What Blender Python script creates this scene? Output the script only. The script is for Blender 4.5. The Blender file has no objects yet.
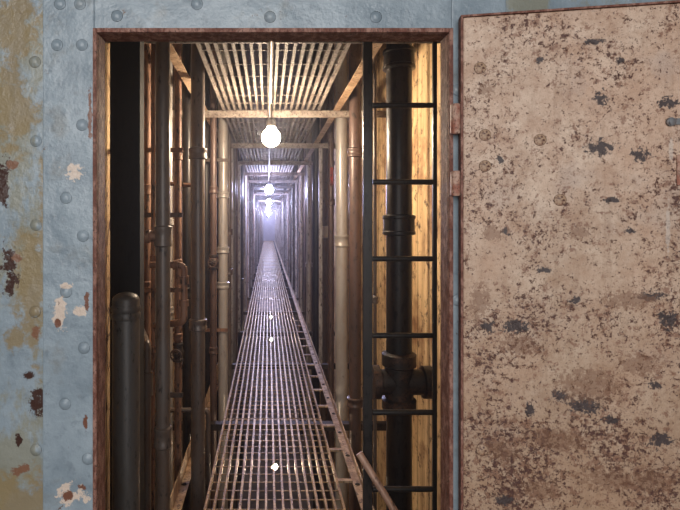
import bpy, bmesh, math, random
from mathutils import Vector, Matrix
random.seed(7)
scene=bpy.context.scene
col=scene.collection
F=491.0; CX=268.0; CY=222.0; CZ=1.5
def PX(px,d): return (px-CX)/F*d
def PZ(py,d): return CZ-(py-CY)/F*d
def lin(c):
    o=[]
    for v in c:
        v=v/255.0
        o.append(v/12.92 if v<=0.04045 else ((v+0.055)/1.055)**2.4)
    return (o[0],o[1],o[2],1.0)

# ---------------------------------------------------------------- materials
class MB:
    def __init__(s,name):
        s.m=bpy.data.materials.new(name); s.m.use_nodes=True
        s.nt=s.m.node_tree; s.b=s.nt.nodes['Principled BSDF']
    def n(s,t): return s.nt.nodes.new(t)
    def l(s,a,b): s.nt.links.new(a,b)
    def put(s,sock,v):
        if isinstance(v,bpy.types.NodeSocket): s.l(v,sock)
        else: sock.default_value=v
    def coord(s,kind='Object'):
        if kind=='World': return s.n('ShaderNodeNewGeometry').outputs['Position']
        return s.n('ShaderNodeTexCoord').outputs[kind]
    def mapp(s,vec,scale=(1,1,1),loc=(0,0,0)):
        k=s.n('ShaderNodeMapping'); s.l(vec,k.inputs[0]); k.inputs['Scale'].default_value=scale; k.inputs['Location'].default_value=loc
        return k.outputs[0]
    def noise(s,vec,scale,detail=4,rough=0.6,color=False,dist=0.0):
        k=s.n('ShaderNodeTexNoise'); s.l(vec,k.inputs['Vector']); k.inputs['Scale'].default_value=scale
        k.inputs['Detail'].default_value=detail; k.inputs['Roughness'].default_value=rough; k.inputs['Distortion'].default_value=dist
        return k.outputs['Color' if color else 'Fac']
    def step(s,v,a,b):
        k=s.n('ShaderNodeMapRange'); k.clamp=True; s.l(v,k.inputs[0])
        k.inputs[1].default_value=a; k.inputs[2].default_value=b; k.inputs[3].default_value=0; k.inputs[4].default_value=1
        return k.outputs[0]
    def math(s,op,a,b=0.0):
        k=s.n('ShaderNodeMath'); k.operation=op; s.put(k.inputs[0],a); s.put(k.inputs[1],b); return k.outputs[0]
    def vmath(s,op,a,b):
        k=s.n('ShaderNodeVectorMath'); k.operation=op; s.put(k.inputs[0],a)
        if b is not None: s.put(k.inputs[1],b)
        return k
    def mix(s,f,a,b):
        k=s.n('ShaderNodeMix'); k.data_type='RGBA'; s.put(k.inputs[0],f); s.put(k.inputs[6],a); s.put(k.inputs[7],b); return k.outputs[2]
    def bump(s,h,strength=0.3,dist=0.01):
        k=s.n('ShaderNodeBump'); s.l(h,k.inputs['Height']); k.inputs['Strength'].default_value=strength; k.inputs['Distance'].default_value=dist
        s.l(k.outputs[0],s.b.inputs['Normal'])
    def spots(s,vec,lst,soft=0.15,amp=3.0,nscale=14):
        """irregular chipped patches at given (x,z,rx,rz) surface positions"""
        nz=s.math('MULTIPLY',s.math('SUBTRACT',s.noise(vec,nscale,8,0.75),0.5),amp*2)
        cur=None
        for (x,z,rx,rz) in lst:
            a=s.vmath('SUBTRACT',vec,(x,0,z)).outputs[0]
            a=s.vmath('MULTIPLY',a,(1/rx,0,1/rz)).outputs[0]
            d=s.vmath('LENGTH',a,None).outputs['Value']
            cur=d if cur is None else s.math('MINIMUM',cur,d)
        d=s.math('ADD',cur,nz)
        return s.step(d,1.0+soft*0.5,1.0-soft*0.5)

def metal(name,base,rust,dark,sc=9,rough=0.6,metallic=0.2,amt=0.5,bs=0.25,st=0.35,dk=0.53):
    m=MB(name); v=m.coord('World')
    v2=m.mapp(v,(1,1,st))
    f=m.step(m.noise(v2,sc,6,0.65),amt-0.08,amt+0.1)
    c=m.mix(f,lin(base),lin(rust))
    g=m.step(m.noise(v2,sc*5,6,0.7),dk,dk+0.09)
    c=m.mix(g,c,lin(dark))
    m.l(c,m.b.inputs['Base Color']); m.b.inputs['Roughness'].default_value=rough; m.b.inputs['Metallic'].default_value=metallic
    m.bump(m.noise(v,60,5,0.7),bs,0.003)
    return m.m

M_black=metal('black_iron',(40,38,38),(50,44,42),(23,22,23),metallic=0.3,rough=0.38)
M_matt=metal('matt_black_gap_shade',(20,19,19),(26,23,22),(13,12,12),metallic=0.0,rough=0.8)  # near-black colour stands in for the shade of the gap by the doorway
M_darkgrey=metal('dark_grey_painted_pipe',(88,85,84),(76,69,65),(46,44,43),rough=0.42,amt=0.56,dk=0.57)
M_fit=metal('rust_stained_iron',(50,45,44),(88,64,52),(28,26,26),rough=0.45,metallic=0.2,sc=14,st=1.0,amt=0.56)
M_brown=metal('brown_painted_pipe',(98,89,84),(92,77,68),(54,48,46),rough=0.38,metallic=0.15,dk=0.56)
M_tan=metal('tan_painted_pipe',(162,157,154),(144,136,130),(112,103,98),rough=0.34,amt=0.55,dk=0.6,bs=0.12)
M_grey=metal('grey_painted_pipe',(118,116,117),(100,94,92),(60,57,56),rough=0.36,amt=0.54,metallic=0.15,dk=0.57)
M_rust=metal('rusty_steel',(136,103,84),(106,76,61),(56,45,39),rough=0.6)
M_redbrown=metal('red_brown_pipe',(92,73,67),(78,63,57),(46,39,37),rough=0.4,metallic=0.15,dk=0.56)
M_grate=metal('worn_grating_steel',(182,150,106),(134,104,72),(74,57,41),sc=9,rough=0.42,metallic=0.25,st=1.0)
M_gratetop=metal('upper_grating_steel',(126,116,109),(98,87,80),(58,50,46),sc=10,rough=0.75,metallic=0.0,st=1.0)
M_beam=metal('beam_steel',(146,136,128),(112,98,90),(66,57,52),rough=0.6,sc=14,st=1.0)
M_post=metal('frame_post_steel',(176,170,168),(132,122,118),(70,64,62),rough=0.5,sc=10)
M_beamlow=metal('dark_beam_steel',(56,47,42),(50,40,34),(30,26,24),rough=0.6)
M_rail=metal('side_rail_steel',(192,166,138),(142,114,88),(80,63,54),rough=0.5)
M_frame=metal('rusty_door_frame_paint',(158,118,104),(106,60,46),(66,40,33),sc=55,rough=0.7,metallic=0.0,bs=0.9,amt=0.46,st=0.5)
M_hinge=metal('worn_tan_hinge_paint',(186,154,136),(150,92,74),(92,56,46),sc=30,rough=0.6,metallic=0.0,bs=0.6,st=1.0)
M_lock=metal('worn_blue_grey_fitting',(116,118,122),(124,104,94),(60,54,56),sc=40,rough=0.6)
M_pink=metal('primer_rod',(176,142,124),(134,100,82),(84,64,56),rough=0.5)
M_cable=metal('conduit_metal',(160,154,148),(128,118,110),(88,80,74),rough=0.5)
M_red=metal('red_paint',(160,50,40),(120,44,36),(60,30,24),rough=0.5)

def corridor_wall(name,dim):
    m=MB(name); v=m.coord('World')
    s=m.mapp(v,(1,7,0.6)); n1=m.noise(s,2.2,7,0.7)
    n2=m.noise(v,2.6,6,0.65)
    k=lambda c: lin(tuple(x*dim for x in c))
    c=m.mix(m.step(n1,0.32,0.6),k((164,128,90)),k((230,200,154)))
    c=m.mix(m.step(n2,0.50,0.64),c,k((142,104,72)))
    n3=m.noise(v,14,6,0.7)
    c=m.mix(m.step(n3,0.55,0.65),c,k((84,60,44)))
    sp=m.n('ShaderNodeSeparateXYZ'); m.l(v,sp.inputs[0])
    fr=m.math('FRACT',m.math('MULTIPLY',sp.outputs[1],4.5))
    seam=m.step(fr,0.06,0.02)
    c=m.mix(m.math('MULTIPLY',seam,0.75),c,k((50,36,28)))
    m.l(c,m.b.inputs['Base Color']); m.b.inputs['Roughness'].default_value=0.85
    m.bump(m.math('SUBTRACT',n1,seam),0.5,0.01)
    return m.m
M_cwall=corridor_wall('board_marked_wall',1.0); M_cwall2=corridor_wall('shaded_board_marked_wall',0.88)  # second copy has the left side's shade put into its colour
def plain(name,a,b,sc=3,rough=0.9):
    m=MB(name); v=m.coord('World'); n=m.noise(v,sc,6,0.65)
    m.l(m.mix(m.step(n,0.35,0.65),lin(a),lin(b)),m.b.inputs['Base Color']); m.b.inputs['Roughness'].default_value=rough
    m.bump(n,0.3,0.01); return m.m
M_conc=plain('dirty_concrete',(70,62,56),(104,92,80))
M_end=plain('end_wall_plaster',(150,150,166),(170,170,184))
M_floor=plain('grey_floor_paint',(110,108,104),(136,130,122))

D=1.25
def blue_paint(name,recess):
    m=MB(name); v=m.coord('World')
    mid=m.noise(v,9,6,0.6); fine=m.noise(v,45,5,0.7)
    c=m.mix(m.step(mid,0.36,0.64),lin((128,142,153)),lin((154,167,177)))
    c=m.mix(m.math('MULTIPLY',m.step(fine,0.54,0.70),0.5),c,lin((100,112,122)))
    if recess:
        oc=m.noise(m.mapp(v,(1.6,1,0.8),(3.1,0,1.7)),7,9,0.75)
        c=m.mix(m.math('MULTIPLY',m.step(oc,0.46,0.55),0.65),c,lin((138,132,106)))
        stain=[(PX(34,D),PZ(290,D),0.04,0.15),(PX(14,D),PZ(110,D),0.05,0.09),(PX(20,D),PZ(500,D),0.10,0.06),(PX(8,D),PZ(20,D),0.08,0.10),(PX(44,D),PZ(225,D),0.015,0.14),(PX(16,D),PZ(340,D),0.03,0.03)]
        c=m.mix(m.math('MULTIPLY',m.spots(v,stain,0.6,3.0,18),0.8),c,lin((142,122,84)))
        rust=[(PX(3,D),PZ(180,D),0.018,0.05),(PX(10,D),PZ(265,D),0.016,0.05),(PX(38,D),PZ(403,D),0.022,0.028),(PX(20,D),PZ(440,D),0.010,0.018),(PX(8,D),PZ(290,D),0.012,0.02),(PX(30,D),PZ(375,D),0.012,0.008)]
        c=m.mix(m.spots(v,rust,0.12,3.2,34),c,lin((66,44,38)))
        rust2=[(PX(36,D),PZ(330,D),0.010,0.016),(PX(20,D),PZ(470,D),0.02,0.012),(PX(12,D),PZ(165,D),0.012,0.01),(PX(16,D),PZ(258,D),0.01,0.012)]
        c=m.mix(m.spots(v,rust2,0.2,3.2,34),c,lin((128,92,72)))
    else:
        st=m.noise(m.mapp(v,(1,1,1),(7.7,0,2.2)),6.5,8,0.7)
        c=m.mix(m.math('MULTIPLY',m.step(st,0.55,0.65),0.45),c,lin((124,121,112)))
        wh=[(PX(76,D),PZ(172,D),0.022,0.016),(PX(74,D),PZ(491,D),0.034,0.022),(PX(62,D),PZ(310,D),0.014,0.04),(PX(70,D),PZ(285,D),0.014,0.008),(PX(82,D),PZ(312,D),0.012,0.012)]
        c=m.mix(m.spots(v,wh,0.12,3.2,30),c,lin((210,192,178)))
        br=[(PX(70,D),PZ(493,D),0.012,0.010),(PX(84,D),PZ(484,D),0.008,0.008),(PX(60,D),PZ(322,D),0.006,0.010),(PX(89,D),PZ(300,D),0.005,0.03),(PX(88,D),PZ(420,D),0.005,0.02),(PX(92,D),PZ(120,D),0.004,0.05)]
        c=m.mix(m.spots(v,br,0.12,3.0,36),c,lin((116,76,60)))
    chip=m.noise(v,26,8,0.75)
    c=m.mix(m.step(chip,0.65,0.665),c,lin((104,84,72)))
    m.l(c,m.b.inputs['Base Color']); m.b.inputs['Roughness'].default_value=0.28
    m.bump(m.math('ADD',m.math('MULTIPLY',mid,1.8),m.math('MULTIPLY',fine,0.3)),0.45,0.012)
    return m.m
M_wall=blue_paint('peeling_blue_grey_paint',True)
M_casing=blue_paint('blue_grey_casing_paint',False)

DW,DH=0.90,1.97
HX,HY=0.477,1.20; DANG=-math.radians(9.8); DZ=0.03
def dpx(px,py):
    k=(px-CX)/F
    ca,sa=math.cos(DANG),math.sin(DANG)
    t=(k*HY-HX)/(ca-k*sa)
    y=HY+t*sa
    return t,(CZ-(py-CY)/F*y)-DZ
def door_mat():
    m=MB('peeling_beige_door_paint'); v=m.coord('Object')
    big=m.noise(v,3.2,5,0.6); mid=m.noise(v,14,8,0.7); fine=m.noise(v,85,6,0.75)
    c=m.mix(m.step(mid,0.38,0.62),lin((180,148,126)),lin((216,192,172)))
    c=m.mix(m.math('MULTIPLY',m.step(big,0.44,0.60),0.5),c,lin((192,155,130)))
    gz=m.noise(m.mapp(v,(1,1,1),(0,8,0)),5,6,0.65)
    c=m.mix(m.math('MULTIPLY',m.step(gz,0.52,0.64),0.45),c,lin((182,164,154)))
    c=m.mix(m.math('MULTIPLY',m.step(fine,0.52,0.63),0.45),c,lin((146,114,94)))
    stre=m.noise(m.mapp(v,(1,1,0.12),(3,0,0)),30,5,0.65)
    c=m.mix(m.math('MULTIPLY',m.step(stre,0.54,0.68),0.35),c,lin((134,100,78)))
    sp=m.n('ShaderNodeSeparateXYZ'); m.l(v,sp.inputs[0])
    low=m.step(m.math('ADD',sp.outputs[2],m.math('MULTIPLY',big,0.9)),2.1,1.35)
    c=m.mix(m.math('MULTIPLY',low,0.5),c,lin((146,114,82)))
    clus=m.math('MULTIPLY',m.noise(m.mapp(v,(1,1,1),(2,7,3)),5,4,0.6),0.28)
    p=m.noise(m.mapp(v,(1,1,1),(4,2,1)),46,9,0.78)
    thr=m.math('ADD',m.math('ADD',p,clus),m.math('MULTIPLY',low,0.035))
    c=m.mix(m.math('MULTIPLY',m.step(thr,0.705,0.715),0.75),c,lin((126,86,66)))
    p2=m.noise(m.mapp(v,(1,1,1),(1,5,8)),60,9,0.76)
    t2=m.math('ADD',m.math('ADD',p2,clus),m.math('MULTIPLY',low,0.03))
    c=m.mix(m.step(t2,0.728,0.733),c,lin((88,55,46)))
    p3=m.noise(m.mapp(v,(1,1,1),(9,5,3)),130,5,0.75)
    t3=m.math('ADD',m.math('ADD',p3,clus),m.math('MULTIPLY',low,0.03))
    c=m.mix(m.step(t3,0.738,0.748),c,lin((80,50,44)))
    def S(lst,q=1.0):
        o=[]
        for (a,b,rx,rz) in lst:
            x,z=dpx(a,b); o.append((x,z,q*rx*1.15/F,q*rz*1.15/F))
        return o
    pale=S([(668,230,2,24),(671,150,2,9)])
    c=m.mix(m.math('MULTIPLY',m.spots(v,pale,0.3,1.6,50),0.5),c,lin((206,194,184)))
    dark=S([(592,42,10,3),(600,148,13,7),(640,155,9,6),(668,103,8,5),(652,296,11,5),(516,327,12,7),(488,327,6,7),(585,405,16,9),(560,395,8,6),(600,98,6,7),(545,270,8,3),(505,232,4,4),(668,320,7,9),(505,500,10,5),(660,440,10,7),(612,420,8,4),(630,230,5,3),(655,385,6,4),(530,410,4,7),(575,300,5,3),(540,60,4,3),(620,60,4,3),(500,160,4,4),(612,200,7,3)],0.92)
    c=m.mix(m.spots(v,dark,0.06,3.4,80),c,lin((68,55,54)))
    brown=S([(492,233,9,7),(579,232,9,7),(484,90,8,6),(520,345,18,9),(630,300,24,7),(560,440,24,11),(610,480,26,10),(480,300,9,15),(590,385,28,15),(640,365,18,10),(500,450,16,11),(540,490,18,9),(650,480,18,10)])
    c=m.mix(m.math('MULTIPLY',m.spots(v,brown,0.15,3.2,80),0.6),c,lin((124,88,66)))
    m.l(c,m.b.inputs['Base Color']); m.b.inputs['Roughness'].default_value=0.45
    h=m.math('SUBTRACT',m.math('MULTIPLY',mid,1.0),m.math('MULTIPLY',m.step(t2,0.72,0.74),0.5))
    m.bump(m.math('ADD',h,m.math('MULTIPLY',fine,0.3)),0.5,0.010)
    return m.m
M_door=door_mat()

def emis(name,colr,st):
    m=MB(name); m.b.inputs['Base Color'].default_value=(1,1,1,1)
    m.b.inputs['Emission Color'].default_value=colr; m.b.inputs['Emission Strength'].default_value=st
    return m.m
M_bulb_warm=emis('warm_bulb_glow',(1.0,0.79,0.56,1),540)
M_bulb_cool=emis('cool_bulb_glow',(0.62,0.63,1.0,1),850)
M_bulb_low=emis('lower_bulb_glow',(1.0,0.76,0.52,1),300)

# ---------------------------------------------------------------- geometry
def newobj(name,bm,mat,smooth=False,loc=(0,0,0),parent=None,bevel=0):
    me=bpy.data.meshes.new(name); bmesh.ops.recalc_face_normals(bm,faces=bm.faces); bm.to_mesh(me); bm.free()
    if smooth:
        for p in me.polygons: p.use_smooth=True
        try: me.set_sharp_from_angle(angle=math.radians(40))
        except Exception: pass
    me.materials.append(mat)
    o=bpy.data.objects.new(name,me); o.location=loc; col.objects.link(o)
    if parent: o.parent=parent
    if bevel:
        b=o.modifiers.new('bevel','BEVEL'); b.width=bevel; b.segments=2; b.limit_method='ANGLE'
    return o
def addbox(bm,x0,x1,y0,y1,z0,z1):
    vs=[bm.verts.new((x,y,z)) for x in (x0,x1) for y in (y0,y1) for z in (z0,z1)]
    for f in ((0,1,3,2),(4,6,7,5),(0,4,5,1),(2,3,7,6),(0,2,6,4),(1,5,7,3)):
        bm.faces.new([vs[i] for i in f])
def addlathe(bm,prof,seg=20,mtx=Matrix()):
    rings=[]
    for r,z in prof:
        rings.append([bm.verts.new(mtx@Vector((r*math.cos(2*math.pi*i/seg),r*math.sin(2*math.pi*i/seg),z))) for i in range(seg)])
    for a,b in zip(rings,rings[1:]):
        for i in range(seg): bm.faces.new((a[i],a[(i+1)%seg],b[(i+1)%seg],b[i]))
    bm.faces.new(rings[0][::-1]); bm.faces.new(rings[-1])
def addtube(bm,pts,r,seg=14,fillet=0.0):
    pts=[Vector(p) for p in pts]
    if fillet:
        out=[pts[0]]
        for i in range(1,len(pts)-1):
            a,b,c=pts[i-1],pts[i],pts[i+1]
            u=(a-b).normalized()*fillet; w=(c-b).normalized()*fillet
            for k in range(7):
                t=k/6; out.append((b+u)*(1-t)**2+b*2*t*(1-t)+(b+w)*t*t)
        out.append(pts[-1]); pts=out
    rings=[]; n=None
    for i,p in enumerate(pts):
        t=(pts[min(i+1,len(pts)-1)]-pts[max(i-1,0)]).normalized()
        if n is None: n=t.orthogonal().normalized()
        n=(n-t*n.dot(t)).normalized(); b=t.cross(n)
        rings.append([bm.verts.new(p+(n*math.cos(2*math.pi*k/seg)+b*math.sin(2*math.pi*k/seg))*r) for k in range(seg)])
    for a,c in zip(rings,rings[1:]):
        for k in range(seg): bm.faces.new((a[k],a[(k+1)%seg],c[(k+1)%seg],c[k]))
    bm.faces.new(rings[0][::-1]); bm.faces.new(rings[-1])
def tag(o,label,cat,group=None):
    o['label']=label; o['category']=cat
    if group: o['group']=group
    return o
def struct(o): o['kind']='structure'; return o

ZB,ZT=-2.3,4.6; ZU=2.345; YE=41.0; WX=0.95
# ---- shell
bm=bmesh.new()
ox0,ox1,oz1=-0.438,0.463,1.985
addbox(bm,-2.4,ox0,D,D+0.04,ZB,ZT); addbox(bm,ox1,2.4,D,D+0.04,ZB,ZT)
addbox(bm,ox0,ox1,D,D+0.04,oz1,ZT); addbox(bm,ox0,ox1,D,D+0.04,ZB,-0.1)
struct(newobj('wall_front',bm,M_wall))
bm=bmesh.new()
cx0,cx1,cz1=PX(45,D),0.60,2.088
CT=0.014
addbox(bm,cx0,ox0,D-CT,D-0.0005,0,cz1); addbox(bm,ox1,cx1,D-CT,D-0.0005,0,cz1); addbox(bm,ox0,ox1,D-CT,D-0.0005,oz1,cz1)
casing=struct(newobj('trim_1',bm,M_casing,bevel=0.003))
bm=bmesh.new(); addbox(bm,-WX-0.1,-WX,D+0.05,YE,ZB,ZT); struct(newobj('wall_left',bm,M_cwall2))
bm=bmesh.new(); addbox(bm,WX,WX+0.1,D+0.05,YE,ZB,ZT); struct(newobj('wall_right',bm,M_cwall))
bm=bmesh.new(); addbox(bm,-WX-0.1,WX+0.1,YE,YE+0.1,ZB,ZT); struct(newobj('wall_back',bm,M_end))
bm=bmesh.new(); addbox(bm,-WX-0.1,WX+0.1,D+0.05,YE,ZB-0.1,ZB); struct(newobj('floor_lower',bm,M_conc))
bm=bmesh.new(); addbox(bm,-WX-0.1,WX+0.1,D+0.05,YE,ZT,ZT+0.1); struct(newobj('ceiling',bm,M_conc))
bm=bmesh.new(); addbox(bm,-2.4,2.4,-3.0,D-0.015,-0.12,0); addbox(bm,-WX+0.01,WX-0.01,D-0.015,1.64,-0.12,-0.001)
struct(newobj('floor',bm,M_floor))
# ---- door frame (angle iron)
bm=bmesh.new()
yf=D-0.024
addbox(bm,ox0,ox0+0.010,yf,yf+0.010,0.0,oz1); addbox(bm,ox1-0.010,ox1,yf,yf+0.010,0.0,oz1)
addbox(bm,ox0+0.010,ox1-0.010,yf,yf+0.010,oz1-0.011,oz1)
addbox(bm,ox0+0.004,ox0+0.0105,yf+0.010,D+0.04,0.0,oz1-0.006); addbox(bm,ox1-0.0105,ox1-0.004,yf+0.010,D+0.04,0.0,oz1-0.006)
addbox(bm,ox0+0.0105,ox1-0.0105,yf+0.010,D+0.04,oz1-0.0115,oz1-0.006)
struct(newobj('trim_2',bm,M_frame,bevel=0.0015))
# rivets
def rivet_mesh(r,h,mat):
    bm=bmesh.new(); prof=[(r*a,h*b) for a,b in ((1.3,0.0),(1.12,0.06),(0.95,0.28),(0.75,0.62),(0.5,0.86),(0.25,0.97),(0.03,1.0))]
    addlathe(bm,prof,20,Matrix.Rotation(math.pi/2,4,'X'))
    me=bpy.data.meshes.new('rivet'); bmesh.ops.recalc_face_normals(bm,faces=bm.faces); bm.to_mesh(me); bm.free()
    for p in me.polygons: p.use_smooth=True
    me.materials.append(mat); return me
rv=rivet_mesh(0.0115,0.0055,M_casing); rw=rivet_mesh(0.0115,0.0055,M_wall)
def rivet(me,px,py,d,parent):
    o=bpy.data.objects.new('rivet',me); col.objects.link(o); o.location=(PX(px,d),d,PZ(py,d))
    if parent: o.parent=parent
    return o
for p in [(57,45),(82,45),(82,125),(66,198),(83,236),(66,292),(84,348),(65,404),(88,459),
          (80,4),(60,4),(117,16),(197,4),(270,17),(376,17),(458,90),(458,300)]:
    rivet(rv,p[0],p[1],D-CT,casing)
wf=bpy.data.objects['wall_front']
for p in [(35,62),(36,141),(36,225),(35,312),(36,450)]:
    rivet(rw,p[0],p[1],D,wf)

# ---- door
bm=bmesh.new()
addbox(bm,0,DW,0,0.028,0,DH)
door=struct(newobj('door_1',bm,M_door,bevel=0.004)); door.location=(HX,HY,DZ); door.rotation_euler=(0,0,DANG)
rd=rivet_mesh(0.011,0.003,M_door)
for p in [(480,68),(485,135),(485,166),(560,200),(540,140),(482,450)]:
    x,z=dpx(*p); o=bpy.data.objects.new('rivet',rd); col.objects.link(o); o.parent=door; o.location=(x,0,z)
bm=bmesh.new(); addbox(bm,-0.006,-0.0005,-0.003,0.026,0.0,DH); addbox(bm,-0.006,DW,-0.003,0.026,DH+0.0005,DH+0.005)
newobj('edge_strip',bm,M_frame,parent=door)
for (ya,yb) in ((104,134),(171,196)):
    z1=PZ(ya,1.21)-DZ; z0=PZ(yb,1.21)-DZ
    bm=bmesh.new()
    addlathe(bm,[(0.009,z0),(0.011,z0+0.003),(0.011,z1-0.003),(0.009,z1)],16,Matrix.Translation((-0.016,0.008,0)))
    addbox(bm,-0.028,-0.016,0.005,0.013,z0+0.002,z1-0.002)
    addbox(bm,-0.018,-0.0065,0.002,0.010,z0+0.002,z1-0.002)
    newobj('hinge',bm,M_hinge,True,parent=door)
x,z=dpx(679,168); bm=bmesh.new(); addbox(bm,x-0.006,x+0.05,-0.004,0,z-0.04,z+0.03); newobj('lock_plate',bm,M_hinge,parent=door,bevel=0.002)
x,z=dpx(670,122); bm=bmesh.new(); addlathe(bm,[(0.010,0),(0.010,0.005),(0.006,0.008)],18,Matrix.Translation((x,0.0,z))@Matrix.Rotation(math.pi/2,4,'X')); addbox(bm,x+0.006,x+0.03,-0.005,0,z-0.007,z+0.007); newobj('bolt_boss',bm,M_lock,True,parent=door)

# ---- beams
beamY=[2.2+1.55*i for i in range(25)]
def beam_mesh(h):
    bm=bmesh.new()
    addbox(bm,-0.93,0.93,-0.03,0.03,-0.008,0); addbox(bm,-0.93,0.93,-0.03,-0.022,-h,-0.008)
    return bm
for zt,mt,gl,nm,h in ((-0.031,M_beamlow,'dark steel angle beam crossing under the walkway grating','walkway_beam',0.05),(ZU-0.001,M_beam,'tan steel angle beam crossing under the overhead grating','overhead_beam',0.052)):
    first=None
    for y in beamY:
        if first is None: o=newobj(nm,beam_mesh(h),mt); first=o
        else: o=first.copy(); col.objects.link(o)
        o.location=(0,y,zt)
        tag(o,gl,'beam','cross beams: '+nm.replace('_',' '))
# ---- frame posts standing on the walkway beams
first=None
for y in beamY[2:]:
    for x in (-0.402,0.567):
        if first is None:
            bm=bmesh.new(); addbox(bm,-0.018,0.018,-0.018,0.018,-0.031,ZU-0.0535); first=o=newobj('frame_post',bm,M_post)
        else: o=first.copy(); col.objects.link(o)
        o.location=(x,y,0)
        tag(o,'pale square steel post between walkway beam and overhead beam','post','posts of the repeating corridor frames')
# ---- gratings
def grating(y0,y1,ztop,wl,th,wc,pitch,n,rod,gl,gr):
    bm=bmesh.new()
    for i in range(n):
        x=gl+(gr-gl)*i/(n-1); addbox(bm,x-wl/2,x+wl/2,y0,y1,ztop-th,ztop)
    k=max(1,int((y1-y0)/pitch))
    for j in range(k+1):
        y=y0+0.006+(y1-y0-0.012)*j/k; addbox(bm,gl-wl/2,gr+wl/2,y-wc/2,y+wc/2,ztop-rod-wc,ztop-rod)
    return bm
ys=[1.66]+beamY
base={}
for zt,mat,nm,lab,grp,args in ((0.0,M_grate,'walkway_grating','tan worn steel bar grating panel underfoot','walkway floor grating panels',(0.0125,0.03,0.0045,0.09,17,0.003,-0.33,0.40)),(ZU+0.03,M_gratetop,'overhead_grating','rusty tan steel bar grating panel overhead','overhead walkway grating panels',(0.0155,0.024,0.006,0.2,18,0.014,-0.335,0.385))):
    for i in range(len(ys)-1):
        L=ys[i+1]-ys[i]-0.012
        key=(nm,round(L,2))
        if key not in base:
            o=newobj(nm,grating(0,L,0,*args),mat); base[key]=o
        else:
            o=base[key].copy(); col.objects.link(o)
        o.location=(0,ys[i]+0.006,zt-(0.006 if nm=='overhead_grating' else 0))
        tag(o,lab,'grating',grp)
# ---- side rails (L angles)
for zt,nm in ((-0.029,'walkway'),(ZU+0.001,'overhead')):
    for x,s in ((-0.485,1),(0.52,-1)):
        bm=bmesh.new()
        addbox(bm,x-0.025,x+0.025,2.2,YE-0.1,zt,zt+0.007)
        hh=0.10 if (s>0 and nm=='walkway') else 0.055
        addbox(bm,x-s*0.025,x-s*0.019,2.2,YE-0.1,zt+0.007,zt+hh)
        o=newobj(nm+'_side_rail',bm,M_rail); tag(o,'long tan steel angle rail running beside the '+nm+' grating','rail','side rails')
fr=[o for o in col.objects if o.name.startswith('walkway_side_rail')]
bme=rivet_mesh(0.012,0.008,M_beamlow)
bm=bmesh.new(); addbox(bm,0.408,0.496,-0.014,0.014,-0.028,-0.016); tmp=newobj('strut',bm,M_rail,parent=fr[1]); sme=tmp.data; tmp.location=(0,2.5,0)
for i in range(14):
    for r_,x in zip(fr,(-0.485,0.52)):
        o=bpy.data.objects.new('bolt',bme); col.objects.link(o); o.parent=r_; o.rotation_euler=(-math.pi/2,0,0); o.location=(x,2.5+0.35*i,-0.022)
    if i>0:
        o=bpy.data.objects.new('strut',sme); col.objects.link(o); o.parent=fr[1]; o.location=(0,2.5+0.39*i,0)

# ---- pipes
def pipe(x,y,r,z0,z1,mat,label,coup=(),cmat=None,ch=0.07,cr=1.32,group=None,cap=False,name='vertical_pipe',cname='coupling'):
    bm=bmesh.new()
    if cap:
        prof=[(r,z0),(r,z1-r*0.6)]
        for k in range(1,7):
            a=math.pi/2*k/6.3; prof.append((r*math.cos(a),z1-r*0.6+r*0.6*math.sin(a)))
    else: prof=[(r,z0),(r,z1)]
    addlathe(bm,prof,24)
    o=newobj(name,bm,mat,True,(x,y,0)); tag(o,label,'pipe',group)
    for c in coup:
        h=ch; R=r*cr
        bm=bmesh.new(); addlathe(bm,[(r*1.02,c-h/2),(R,c-h/2+0.006),(R,c-h/2+0.02),(R*0.95,c-h/2+0.024),(R*0.95,c+h/2-0.024),(R,c+h/2-0.02),(R,c+h/2-0.006),(r*1.02,c+h/2)],24)
        newobj(cname,bm,cmat or mat,True,parent=o)
    return o
def valve(p,r,z,mat=None):
    """globe valve with bonnet and hand wheel facing the walkway entrance"""
    mat=mat or M_fit
    bm=bmesh.new()
    addlathe(bm,[(r*1.05,z-0.06),(r*1.5,z-0.055),(r*1.5,z-0.04),(r*1.2,z-0.035),(r*1.75,z),(r*1.2,z+0.035),(r*1.5,z+0.04),(r*1.5,z+0.055),(r*1.05,z+0.06)],20)
    rot=Matrix.Translation((0,0,z))@Matrix.Rotation(math.pi/2,4,'X')
    addlathe(bm,[(r*0.8,0),(r*0.8,r+0.02),(r*0.35,r+0.025),(r*0.35,r+0.055)],14,rot)
    vb=newobj('valve',bm,mat,True,parent=p)
    bm=bmesh.new(); R=0.032
    pts=[(R*math.cos(a*math.pi/8),-(r+0.05),z+R*math.sin(a*math.pi/8)) for a in range(17)]
    addtube(bm,pts,0.005,8)
    for a in (0,1,2):
        c,s=math.cos(a*math.pi/3),math.sin(a*math.pi/3)
        addtube(bm,[(-R*c,-(r+0.05),z-R*s),(R*c,-(r+0.05),z+R*s)],0.003,6)
    newobj('hand_wheel',bm,M_redbrown,True,parent=vb)
LO,HI=ZB,ZT
def ph(px,w,y): return PX(px,y), w/F*y/2
bm=bmesh.new(); xa,xb=PX(110,2.1),PX(140,2.1)  # panel added to keep the gap above the capped pipe black
addbox(bm,xa,xb,2.1,2.108,LO,HI); addbox(bm,xa,xa+0.008,2.108,2.17,LO,HI); addbox(bm,xb-0.008,xb,2.108,2.17,LO,HI)
o=newobj('dark_gap_panel',bm,M_matt); tag(o,'matt black panel added for the dark gap beside the doorway','panel')
x,r=ph(126,27,1.78); pipe(x,1.78,r,LO,PZ(292,1.78),M_darkgrey,'dark grey pipe with rounded cap standing inside the doorway',(PZ(312,1.78),),ch=0.05,cr=1.06,cap=True,name='capped_pipe',cname='cap_collar')
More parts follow.
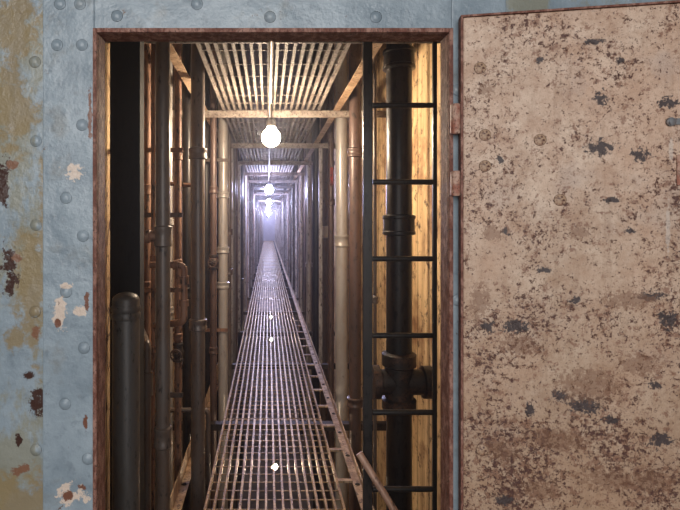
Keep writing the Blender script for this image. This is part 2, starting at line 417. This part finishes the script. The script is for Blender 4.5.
x,r=ph(147,8,3.05); pipe(x,3.05,r,LO,HI,M_rust,'thin rusty vertical pipe near the wall',(0.55,1.7,1.1))
x,r=ph(163,14,2.06); pC=pipe(x,2.06,r,LO,HI,M_brown,'dark brown painted pipe with a tee fitting',(PZ(236,2.1),0.6),ch=0.09,cr=1.25)
x,r=ph(178,7,3.0); pv=pipe(x,3.0,r,LO,HI,M_rust,'thin rusty vertical pipe with a globe valve',(1.25,0.8,1.9),ch=0.05); valve(pv,r,PZ(352,3.0))
x,r=ph(198,14,2.88); pipe(x,2.88,r,LO,HI,M_brown,'dark brown pipe standing beside the walkway edge',(1.9,0.9))
x,r=ph(187,9,3.5); pipe(x,3.5,r,LO,HI,M_black,'black vertical pipe close to the wall',(1.0,))
x,r=ph(213.3,6.5,3.83); pv=pipe(x,3.83,r,LO,HI,M_redbrown,'slim red-brown pipe with a globe valve beside the walkway',(1.2,0.5,1.75),ch=0.06); valve(pv,r,PZ(262,3.83))
x,r=ph(223,9.5,4.3); pipe(x,4.3,r,LO,HI,M_tan,'pale tan painted pipe with couplings beside the walkway',(PZ(250,4.3),PZ(285,4.3),PZ(195,4.3)),ch=0.06)
x,r=ph(206,9,4.5); pipe(x,4.5,r,LO,HI,M_black,'black pipe behind the tan pipe',())
x,r=ph(158,14,3.9) ; pipe(x,3.9,r,LO,HI,M_grey,'thick grey pipe against the board-marked wall',(0.3,))
x,r=ph(170,5,3.35) ; pipe(x,3.35,r,LO,HI,M_tan,'very thin pale conduit between the pipes',(1.5,0.9),ch=0.05,cr=1.6)
x,r=ph(193,5,4.1) ; pipe(x,4.1,r,LO,HI,M_rust,'very thin rusty conduit between the pipes',(1.1,),ch=0.05,cr=1.6)
x,r=ph(213,4,4.9) ; pipe(x,4.9,r,LO,HI,M_rust,'very thin rusty conduit beside the walkway',(),ch=0.05,cr=1.6)
x,r=ph(153,4,2.7) ; pipe(x,2.7,r,LO,HI,M_rust,'very thin rusty conduit near the wall',(1.3,0.8),ch=0.04,cr=1.6)
x,r=ph(229,5,4.95) ; pipe(x,4.95,r,LO,HI,M_brown,'slim brown pipe lining the walkway',(1.4,1.0),ch=0.07,cr=1.5)
x,r=ph(233,5,5.6) ; pipe(x,5.6,r,LO,HI,M_grey,'slim grey pipe lining the walkway',(1.6,),ch=0.07,cr=1.5)
# right hero pipes
x,r=ph(341.5,12,4.15); pipe(x,4.15,r,LO,HI,M_tan,'pale tan vertical pipe with white coupling by the rail',(PZ(241,4.15),),ch=0.10,cr=1.2)
x,r=ph(355,12,3.55); pipe(x,3.55,r,LO,HI,M_redbrown,'dark red-brown pipe beside the ladder',(0.2,2.0))
x,r=ph(331,6,5.0); pv=pipe(x,5.0,r,LO,HI,M_redbrown,'slim red-brown pipe beyond the tan pipe',(1.7,))
bm=bmesh.new(); addbox(bm,-0.015,0.015,-r-0.03,-r,PZ(186,5),PZ(168,5)); newobj('valve_lever',bm,M_red,parent=pv)
x,r=ph(324,7,5.6); pipe(x,5.6,r,LO,HI,M_brown,'brown pipe with brass-coloured fitting',(PZ(232,5.6),),cmat=M_tan,ch=0.14,cr=1.5)
x,r=ph(316,7,6.1); pipe(x,6.1,r,LO,HI,M_black,'black vertical pipe in the row along the walkway',())
x,r=ph(375,3.5,3.0); pipe(x,3.0,r,LO,HI,M_brown,'thin brown pipe near the wooden boarding',(PZ(300,3.0),PZ(370,3.0)),ch=0.05,cr=1.6)
x,r=ph(399,25,2.6)
so=pipe(x,2.6,r,LO,HI,M_black,'thick black cast-iron soil stack with hubs behind the ladder',(PZ(225,2.6),PZ(60,2.6)),ch=0.11,cr=1.28,name='soil_stack',cname='pipe_hub')
bm=bmesh.new(); zb=PZ(382,2.6)
R=r*1.05; mt=Matrix.Translation((0,0,zb))@Matrix.Rotation(math.pi/2,4,'Y')
addlathe(bm,[(R,-0.145),(R*1.25,-0.142),(R*1.25,-0.105),(R*0.95,-0.098),(R*0.95,0.12),(R*1.22,0.125),(R*1.22,0.17),(R,0.173)],28,mt)
addlathe(bm,[(r*1.02,zb-0.15),(r*1.35,zb-0.14),(r*1.35,zb-0.09),(r*1.12,zb-0.08),(r*1.12,zb+0.08),(r*1.35,zb+0.09),(r*1.35,zb+0.15),(r*1.02,zb+0.16)],28)
newobj('branch_fitting',bm,M_fit,True,parent=so)
bm=bmesh.new(); zc=PZ(236,2.1)
addlathe(bm,[(0.022,-0.072),(0.028,-0.07),(0.028,-0.055),(0.022,-0.05),(0.022,0.0)],18,Matrix.Translation((0,0,zc))@Matrix.Rotation(math.pi/2,4,'Y'))
newobj('tee_stub',bm,M_rust,True,parent=pC)
def run(name,pts,r,mat,label,fil=0.03,colls=()):
    bm=bmesh.new(); addtube(bm,pts,r,16,fil); o=newobj(name,bm,mat,True); tag(o,label,'pipe')
    for (p,q) in colls:
        bm=bmesh.new(); addtube(bm,[p,q],r*1.45,16); newobj('elbow_fitting',bm,mat,True,parent=o)
    return o
d=2.45
run('pipe_branch',[(PX(150,d),d,PZ(265,d)),(PX(184,d),d,PZ(265,d)),(PX(184,d),d,PZ(322,d)),(PX(150,d),d+0.1,PZ(330,d))],0.017,M_rust,'rusty branch pipe with elbows between vertical pipes',0.03,
   [((PX(173,d),d,PZ(265,d)),(PX(178,d),d,PZ(265,d))),((PX(184,d),d,PZ(276,d)),(PX(184,d),d,PZ(284,d))),((PX(184,d),d,PZ(300,d)),(PX(184,d),d,PZ(306,d)))])
d=2.35
run('pipe_branch',[(PX(147,d),d,ZB),(PX(147,d),d,PZ(345,d)),(PX(133,d),d+0.15,PZ(338,d))],0.02,M_brown,'short brown riser pipe with union fitting',0.02,
   [((PX(147,d),d,PZ(395,d)),(PX(147,d),d,PZ(372,d)))])
run('pipe_branch',[(-0.95,3.2,PZ(410,3.2)),(PX(208,3.2),3.2,PZ(410,3.2)),(PX(208,3.2),3.2,ZB)],0.016,M_brown,'brown branch pipe from the wall turning down beside the walkway',0.03,[((PX(199,3.2),3.2,PZ(410,3.2)),(PX(203,3.2),3.2,PZ(410,3.2)))])
run('pipe_branch',[(-0.95,3.25,PZ(180,3.25)),(PX(200,3.25),3.25,PZ(186,3.25)),(PX(200,3.25),3.25,PZ(150,3.25))],0.014,M_rust,'thin rusty branch pipe from the wall',0.03)
run('leaning_rod',[(PX(359,1.85),1.85,PZ(453,1.85)),(0.743,1.6,0.02)],0.0135,M_pink,'pinkish-brown metal rod leaning against the ladder',0)
def strap(b,y,py,mat):
    bm=bmesh.new(); addbox(bm,-WX+0.0005,PX(b,y),y-0.004,y+0.004,PZ(py,y)-0.014,PZ(py,y)+0.014); o=newobj('pipe_strap',bm,mat); tag(o,'flat steel strap bracket clamped from the wall across vertical pipes','bracket','pipe straps')
strap(183,2.97,150,M_rust); strap(183,2.97,395,M_brown); strap(228,4.25,330,M_rust); strap(228,4.25,160,M_brown); strap(183,2.97,290,M_rust); strap(183,2.97,215,M_brown)

# ---- ladder
yl=1.91
lad=bpy.data.objects.new('ladder',None); col.objects.link(lad); lad.location=(0,yl,ZB); tag(lad,'black steel rung ladder fixed vertically between the tiers','ladder')
for x in (PX(367.5,yl),PX(434.5,yl)):
    bm=bmesh.new(); w=0.018 if x<0.5 else 0.008
    addbox(bm,x-w,x+w,-0.008,0.008,0,5.6); newobj('ladder_rail',bm,M_black,parent=lad,bevel=0.002)
z=PZ(489,yl)
for k in range(-9,14):
    zz=z+0.2985*k
    if zz-ZB<0.1 or zz-ZB>5.55: continue
    bm=bmesh.new(); addlathe(bm,[(0.0105,PX(371,yl)+0.006),(0.0105,PX(433,yl))],12,Matrix.Translation((0,0,zz-ZB))@Matrix.Rotation(math.pi/2,4,'Y')); newobj('rung',bm,M_black,True,parent=lad)

# ---- repeating pipes down the corridor
mats=[M_black,M_brown,M_redbrown,M_grey,M_rust,M_tan,M_brown,M_black]
names={M_black:'black',M_brown:'brown',M_redbrown:'red-brown',M_grey:'grey',M_rust:'rusty',M_tan:'tan'}
def rowpipe(x,y,r,m,cp):
    pipe(x,y,r,LO,HI,m,names[m]+' vertical service pipe lining the long corridor',cp,group='vertical pipes lining the corridor')
yy=5.25
k=0
while yy<39.5:
    for side in (-1,1):
        xs=(0.41,0.60,0.76) if side<0 else (0.60,0.68,0.80)
        offs=(0.42,0.80,1.22)
        for j,(xx,of) in enumerate(zip(xs,offs)):
            if yy<6 and j<(2 if side>0 else 1): continue
            y=yy+of
            if yy>20 and j>0: continue
            m=mats[(k*3+j*2+(5 if side<0 else 2))%len(mats)]
            cp=(round(random.uniform(0.6,1.8),2),) if yy<14 else ()
            rowpipe(side*xx,y,random.uniform(0.028,0.046),m,cp)
        if yy<16:
            rowpipe(side*(0.41 if side<0 else 0.61),yy+1.0,random.uniform(0.02,0.03),mats[(k*5+2)%8],())
    yy+=1.55; k+=1

# ---- conduit and lamps
bm=bmesh.new(); addtube(bm,[(0.015,1.7,2.277),(0.015,YE-0.05,2.277)],0.012,12); o=newobj('ceiling_conduit',bm,M_cable,True); tag(o,'thin metal conduit running along under the overhead grating','conduit')
def lamp(y,zc,mat,R=0.052,x=0.02,lab='bare glowing bulb hanging in a small socket under the grating',top=2.27):
    e=bpy.data.objects.new('hanging_bulb_lamp',None); col.objects.link(e); e.location=(x,y,zc); tag(e,lab,'lamp','bare bulbs along the corridor')
    bm=bmesh.new(); prof=[]
    for k in range(11):
        a=-math.pi/2+0.06+ (math.pi*0.80)*k/10
        prof.append((R*math.cos(a),R*math.sin(a)))
    prof.append((R*0.42,R*1.15)); addlathe(bm,prof,16); newobj('bulb',bm,mat,True,parent=e)
    bm=bmesh.new(); addlathe(bm,[(R*0.46,R*1.16),(R*0.52,R*1.3),(R*0.5,R*1.9),(R*0.2,R*2.1)],16); newobj('socket',bm,M_black,True,parent=e)
    bm=bmesh.new(); addtube(bm,[(0,0,R*2.05),(0,0,top-zc)],0.005,8); newobj('cord',bm,M_cable,True,parent=e)
    return e
ly=[3.2,8.4,13.6,18.8,24.0,29.2,34.4,39.0]
for i,y in enumerate(ly):
    lamp(y,2.05,M_bulb_warm if i==0 else M_bulb_cool,R=0.06 if i==0 else 0.07)
for i,y in enumerate([3.65,7.6,9.4]):
    lamp(y,-0.32,M_bulb_low,0.020,0.05,'small bare glowing bulb hanging below the walkway grating',-0.09)

# ---- lights outside
def area(loc,rot,size,e,c):
    L=bpy.data.lights.new('daylight_and_fill','AREA'); L.energy=e; L.size=size; L.color=c
    o=bpy.data.objects.new('daylight_and_fill',L); col.objects.link(o); o.location=loc; o.rotation_euler=rot
area((-0.5,-2.4,2.5),(math.radians(72),0,math.radians(-10)),2.6,108,(1.0,0.98,0.96))
area((0.9,-2.2,0.9),(math.radians(95),0,math.radians(14)),2.6,30,(0.98,0.98,1.0))  # added fill lamp, makes up for world light lost in the haze
w=bpy.data.worlds.new('world'); scene.world=w; w.use_nodes=True
nt=w.node_tree
nt.nodes['Background'].inputs[0].default_value=(0.9,0.95,1.0,1); nt.nodes['Background'].inputs[1].default_value=0.30
vs=nt.nodes.new('ShaderNodeVolumeScatter'); vs.inputs['Color'].default_value=(0.86,0.88,1.0,1); vs.inputs['Density'].default_value=0.0055; vs.inputs['Anisotropy'].default_value=0.75
nt.links.new(vs.outputs[0],nt.nodes['World Output'].inputs['Volume'])

cam=bpy.data.cameras.new('camera'); cam.lens=26; cam.sensor_width=36; cam.shift_x=72/680; cam.shift_y=-33/680; cam.clip_start=0.02
co=bpy.data.objects.new('camera',cam); col.objects.link(co); co.location=(0,0,CZ); co.rotation_euler=(math.pi/2,0,0)
scene.camera=co
scene.view_settings.view_transform='Standard'
